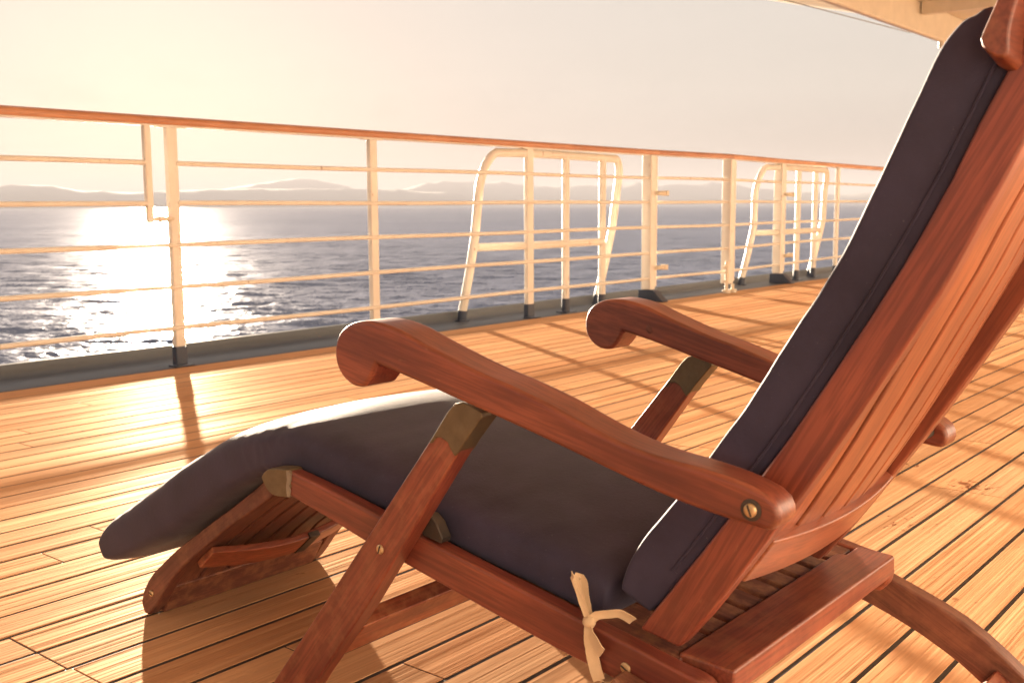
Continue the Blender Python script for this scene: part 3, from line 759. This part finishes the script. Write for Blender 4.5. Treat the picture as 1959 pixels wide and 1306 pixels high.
def R3(*pts): return [(x-ORG[0], y-ORG[1], z) for x, y, z in pts]
KN = (.9805, .6890, .2760)
bm = bmesh.new()
ribbon(bm, R3(KN, (.9775, .6935, .2900), (.9775, .7010, .3100), (.9785, .7060, .3230), (.9830, .7075, .3265), (.9890, .7040, .3200), (.9850, .6990, .3050), (.9830, .6910, .2800)), (.007, .011), (1, .25, 0))
ribbon(bm, R3(KN, (.9790, .6980, .2960), (.9795, .7100, .3200), (.9820, .7155, .3275), (.9850, .7150, .3250), (.9870, .7090, .3080), (.9840, .6940, .2830)), (.006, .009), (1, -.35, 0))
tie = from_bm('tie', bm, M_TIE, cush, smooth=True)
bm = bmesh.new()
ribbon(bm, R3(KN, (.9765, .6875, .2640), (.9780, .6850, .2450), (.9790, .6800, .2250), (.9780, .6720, .2095)), (.010, .017), (1, .1, .05))
ribbon(bm, R3(KN, (.9760, .6840, .2660), (.9745, .6755, .2550), (.9730, .6660, .2465)), (.007, .019), (1, -.3, .2))
ribbon(bm, R3(KN, (.9850, .6800, .2850), (.9930, .6680, .2870), (1.0020, .6580, .2860), (1.0110, .6480, .2770)), (.011, .014), (1, .3, .5))
ribbon(bm, R3((.9780, .6720, .2095), (.9830, .671, .2065), (.998, .6725, .2070), (1.013, .675, .2100)), .016, (0, .1, 1))
from_bm('tie_tail', bm, M_TIE, tie, smooth=True)
bm = bmesh.new(); bmesh.ops.create_uvsphere(bm, u_segments=14, v_segments=10, radius=.0085)
for v in bm.verts: v.co = Vector((v.co.x*.75, v.co.y*1.0, v.co.z*.85))*(1+.18*mnoise.noise(v.co*240)) + Vector(KN)-Vector(ORG)
from_bm('knot', bm, M_TIE, tie, smooth=True)

# ================================================================= SEA
ZS = -18.0
az = np.radians(np.concatenate([np.linspace(-120, 4, 40, endpoint=False), np.linspace(4, 76, 560, endpoint=False), np.linspace(76, 240, 50)]))
inv = np.concatenate([1/np.geomspace(6, 85, 50, endpoint=False), np.linspace(1/85, 1/3500, 640, endpoint=False), 1/np.geomspace(3500, 40000, 30)])
rad = 1/inv
Rg, Ag = np.meshgrid(rad, az, indexing='ij')
X = Rg*np.cos(Ag); Y = Rg*np.sin(Ag); Z = np.zeros_like(X)
dr = np.abs(np.gradient(rad))[:, None]*np.ones_like(Ag)
da = Rg*np.abs(np.gradient(az))[None, :]
cell = np.maximum(dr, np.minimum(da, 6))
for i in range(70):
    lam = .9*(26/.9)**(i/69)
    th = math.radians(205)+rng.normal(0, .65)
    k = 2*math.pi/lam; amp = .0056*lam*(1 if lam < 3 else .62 if lam < 8 else .45)*rng.uniform(.5, 1.2)
    att = np.clip((lam/(cell*2.2))-.6, 0, 1)
    ph = k*(X*math.cos(th)+Y*math.sin(th))+rng.uniform(0, 6.28)
    s = np.sin(ph)
    Z += amp*att*(s+.35*np.cos(2*ph)*.5)
Z += ZS
nr, na = X.shape
verts = np.stack([X, Y, Z], -1).reshape(-1, 3).astype(np.float32)
idx = np.arange(nr*na).reshape(nr, na)
q = np.stack([idx[:-1, :-1], idx[1:, :-1], idx[1:, 1:], idx[:-1, 1:]], -1).reshape(-1, 4)
me = bpy.data.meshes.new('sea')
me.vertices.add(len(verts)); me.vertices.foreach_set('co', verts.ravel())
me.loops.add(q.size); me.loops.foreach_set('vertex_index', q.ravel().astype(np.int32))
me.polygons.add(len(q)); me.polygons.foreach_set('loop_start', np.arange(0, q.size, 4, dtype=np.int32)); me.polygons.foreach_set('loop_total', np.full(len(q), 4, np.int32))
me.polygons.foreach_set('use_smooth', np.ones(len(q), bool))
me.update(); me.validate()
me.materials.append(M_SEA)
sea = bpy.data.objects.new('sea', me); col.objects.link(sea); sea['kind'] = 'structure'

# ================================================================= HILLS
def ridge(name, prof, dist, depth, seed, rough):
    a = np.array([p[0] for p in prof])[::-1]; e = np.array([p[1] for p in prof])[::-1]
    azs = np.linspace(a[0]-.6, a[-1]+.6, 260)
    el = np.interp(azs, a, e, left=-.1, right=-.1)
    rows = 15
    bm = bmesh.new(); grid = []
    for j in range(rows):
        v = j/(rows-1)           # 0 front shore .. 1 behind
        d = dist+depth*(v-.5)
        prof_h = math.sin(math.pi*min(1, v*1.0))**.8
        row = []
        for t, ee in zip(azs, el):
            hh = math.tan(math.radians(ee))*dist - ZS + H_CAM
            q = Vector((math.radians(t)*dist*.0011, v*depth*.0011, seed))
            nz = mnoise.fractal(q*2.2, .8, 2.1, 5)
            h = hh*prof_h*(1+rough*nz*(1 if abs(v-.5) > .05 else .08))
            dd = d+depth*.12*mnoise.noise(q*1.1+Vector((5, 5, 5)))
            row.append(bm.verts.new((math.cos(math.radians(t))*dd, math.sin(math.radians(t))*dd, ZS-4+max(0, h)+(0 if hh > 3 else -6))))
        grid.append(row)
    for A, B in zip(grid, grid[1:]):
        for k in range(len(A)-1): bm.faces.new((A[k], A[k+1], B[k+1], B[k]))
    o = from_bm(name, bm, M_HILL, smooth=True); o['kind'] = 'structure'; return o
L1 = [(66.05, 1.085), (64.71, 1.015), (63.33, 1.07), (62.4, 1.047), (61.18, .795), (58.8, .691), (55.0, .845), (52.39, .895), (50.43, .838), (48.11, .86), (45.38, .825), (44.77, .74), (42.23, .62), (41.7, .48), (41.12, .23), (40.9, -.1)]
L2 = [(57.57, .375), (55.52, .74), (53.96, 1.163), (52.37, 1.484), (50.77, 1.754), (49.71, 1.728), (48.64, 1.458), (47.32, .967), (46.48, .61), (45.39, .222)]
L3 = [(47.3, .476), (45.18, .832), (44.33, 1.04), (43.05, 1.255), (42.22, 1.159), (41.87, 1.196), (40.86, 1.109), (39.92, 1.248), (39.24, 1.102), (37.11, .926), (35.92, 1.002), (35.07, .953), (33.19, 1.094), (32.75, 1.134), (31.57, .96), (30.51, 1.02), (29.51, .985), (29.03, 1.073), (28.73, 1.103), (27.98, .972), (27.55, .977), (26.7, .757), (25.91, .74), (24.92, .559), (24.07, .592), (23.26, .491), (22.63, .43), (21.94, .425), (21.06, .5), (20.64, .525), (18.79, .652), (16.39, .527), (12.93, .346), (8, .4), (0, .2)]
L1.insert(0, (75, .9)); L1.insert(0, (82, .4))
ridge('hills', L1, 14000, 2000, 1.0, .10)
ridge('hills', [(a_, e_*.8) for a_, e_ in L2], 17500, 2800, 4.0, .06)
ridge('hills', L3, 17000, 3000, 8.0, .10)

# ================================================================= HAZE
HAZE = 9.0e-5
bm = bmesh.new(); box(bm, (9000, 9000, 209), (50000, 50000, 478))
hz = from_bm('haze', bm, M_HULL); hz['kind'] = 'stuff'
m = bpy.data.materials.new('haze_air'); m.use_nodes = True; nt = m.node_tree; nt.nodes.clear()
vo = nt.nodes.new('ShaderNodeVolumePrincipled'); out = nt.nodes.new('ShaderNodeOutputMaterial')
vo.inputs['Color'].default_value = (.36, .355, .39, 1); vo.inputs['Density'].default_value = HAZE; vo.inputs['Anisotropy'].default_value = .0
nt.links.new(vo.outputs[0], out.inputs['Volume'])
hz.data.materials.clear(); hz.data.materials.append(m)

# ================================================================= LIGHT
EXPO = 3.25
K = 2**EXPO
su = bpy.data.lights.new('sun', 'SUN'); su.energy = 5.0; su.angle = math.radians(.85); su.color = (1.0, .82, .615)
so = bpy.data.objects.new('sun', su); col.objects.link(so)
so.rotation_euler = (-sun_dir).to_track_quat('-Z', 'Y').to_euler()
w = bpy.data.worlds.new('World'); scn.world = w; w.use_nodes = True; nt = w.node_tree; nt.nodes.clear()
out = nt.nodes.new('ShaderNodeOutputWorld')
sky = nt.nodes.new('ShaderNodeTexSky'); sky.sky_type = 'NISHITA'; sky.sun_disc = False
sky.sun_elevation = SUN_EL; sky.sun_rotation = math.pi/2-SUN_AZ; sky.air_density = 1.0; sky.dust_density = 2.0
tcw = nt.nodes.new('ShaderNodeTexCoord').outputs['Generated']
sepw = nt.nodes.new('ShaderNodeSeparateXYZ'); nt.links.new(tcw, sepw.inputs[0])
dotn = nt.nodes.new('ShaderNodeVectorMath'); dotn.operation = 'DOT_PRODUCT'; nt.links.new(tcw, dotn.inputs[0]); dotn.inputs[1].default_value = sun_dir
el = ramp(nt, sepw.outputs[2], [(0.0, (.30, .26, .22)), (.035, (.38, .33, .29)), (.10, (.70, .635, .555)), (.28, (.83, .765, .69)), (.75, (.54, .52, .54))])
glow = math_n(nt, 'ADD', math_n(nt, 'MULTIPLY', math_n(nt, 'POWER', math_n(nt, 'MAXIMUM', dotn.outputs['Value'], 0.0), 14.0), .85), math_n(nt, 'MULTIPLY', math_n(nt, 'POWER', math_n(nt, 'MAXIMUM', dotn.outputs['Value'], 0.0), 2.0), .15))
back = math_n(nt, 'ADD', .62, math_n(nt, 'MULTIPLY', math_n(nt, 'ADD', dotn.outputs['Value'], 1.0), .19))
skyc = mixc(nt, math_n(nt, 'MULTIPLY', glow, .8), mixc(nt, 1.0, el, back, 'MULTIPLY'), (.79, .70, .66))
core = math_n(nt, 'MULTIPLY', math_n(nt, 'POWER', math_n(nt, 'MAXIMUM', dotn.outputs['Value'], 0.0), 70.0), .75)
skyc = mixc(nt, core, skyc, (.90, .79, .715))
cl0 = noise(nt, mapping(nt, tcw, (2.2, 2.2, 9), (4, 1, 2)), 1.0, 5, .55)
skyc = mixc(nt, math_n(nt, 'MULTIPLY', ramp(nt, cl0, [(.42, 0.0), (.75, 1.0)]), .16), skyc, (.95, .86, .78))
# thin wisps of cloud low over the hills
cl = noise(nt, mapping(nt, tcw, (9, 9, 26)), 1.0, 6, .6)
band = math_n(nt, 'MULTIPLY', ramp(nt, sepw.outputs[2], [(.05, 0.0), (.09, 1.0), (.13, 0.0)]), ramp(nt, cl, [(.52, 0.0), (.68, 1.0)]))
skyc = mixc(nt, math_n(nt, 'MULTIPLY', band, .38), skyc, (.60, .53, .50))
b1 = nt.nodes.new('ShaderNodeBackground'); b1.inputs[1].default_value = .05
nt.links.new(mixc(nt, .985, sky.outputs[0], (0.0, 0.0, 0.0)), b1.inputs[0])
b2 = nt.nodes.new('ShaderNodeBackground'); b2.inputs[1].default_value = .945/K; nt.links.new(skyc, b2.inputs[0])
ad = nt.nodes.new('ShaderNodeAddShader'); nt.links.new(b1.outputs[0], ad.inputs[0]); nt.links.new(b2.outputs[0], ad.inputs[1])
nt.links.new(ad.outputs[0], out.inputs['Surface'])

scn.view_settings.view_transform = 'Standard'; scn.view_settings.look = 'None'
scn.view_settings.exposure = EXPO; scn.view_settings.gamma = 1
scn.render.engine = 'CYCLES'
cy = scn.cycles
cy.use_denoising = True
cy.max_bounces = 8; cy.diffuse_bounces = 3; cy.glossy_bounces = 3; cy.volume_bounces = 0; cy.transmission_bounces = 2
cy.sample_clamp_indirect = 6; cy.sample_clamp_direct = 0
cy.caustics_reflective = False; cy.caustics_refractive = False
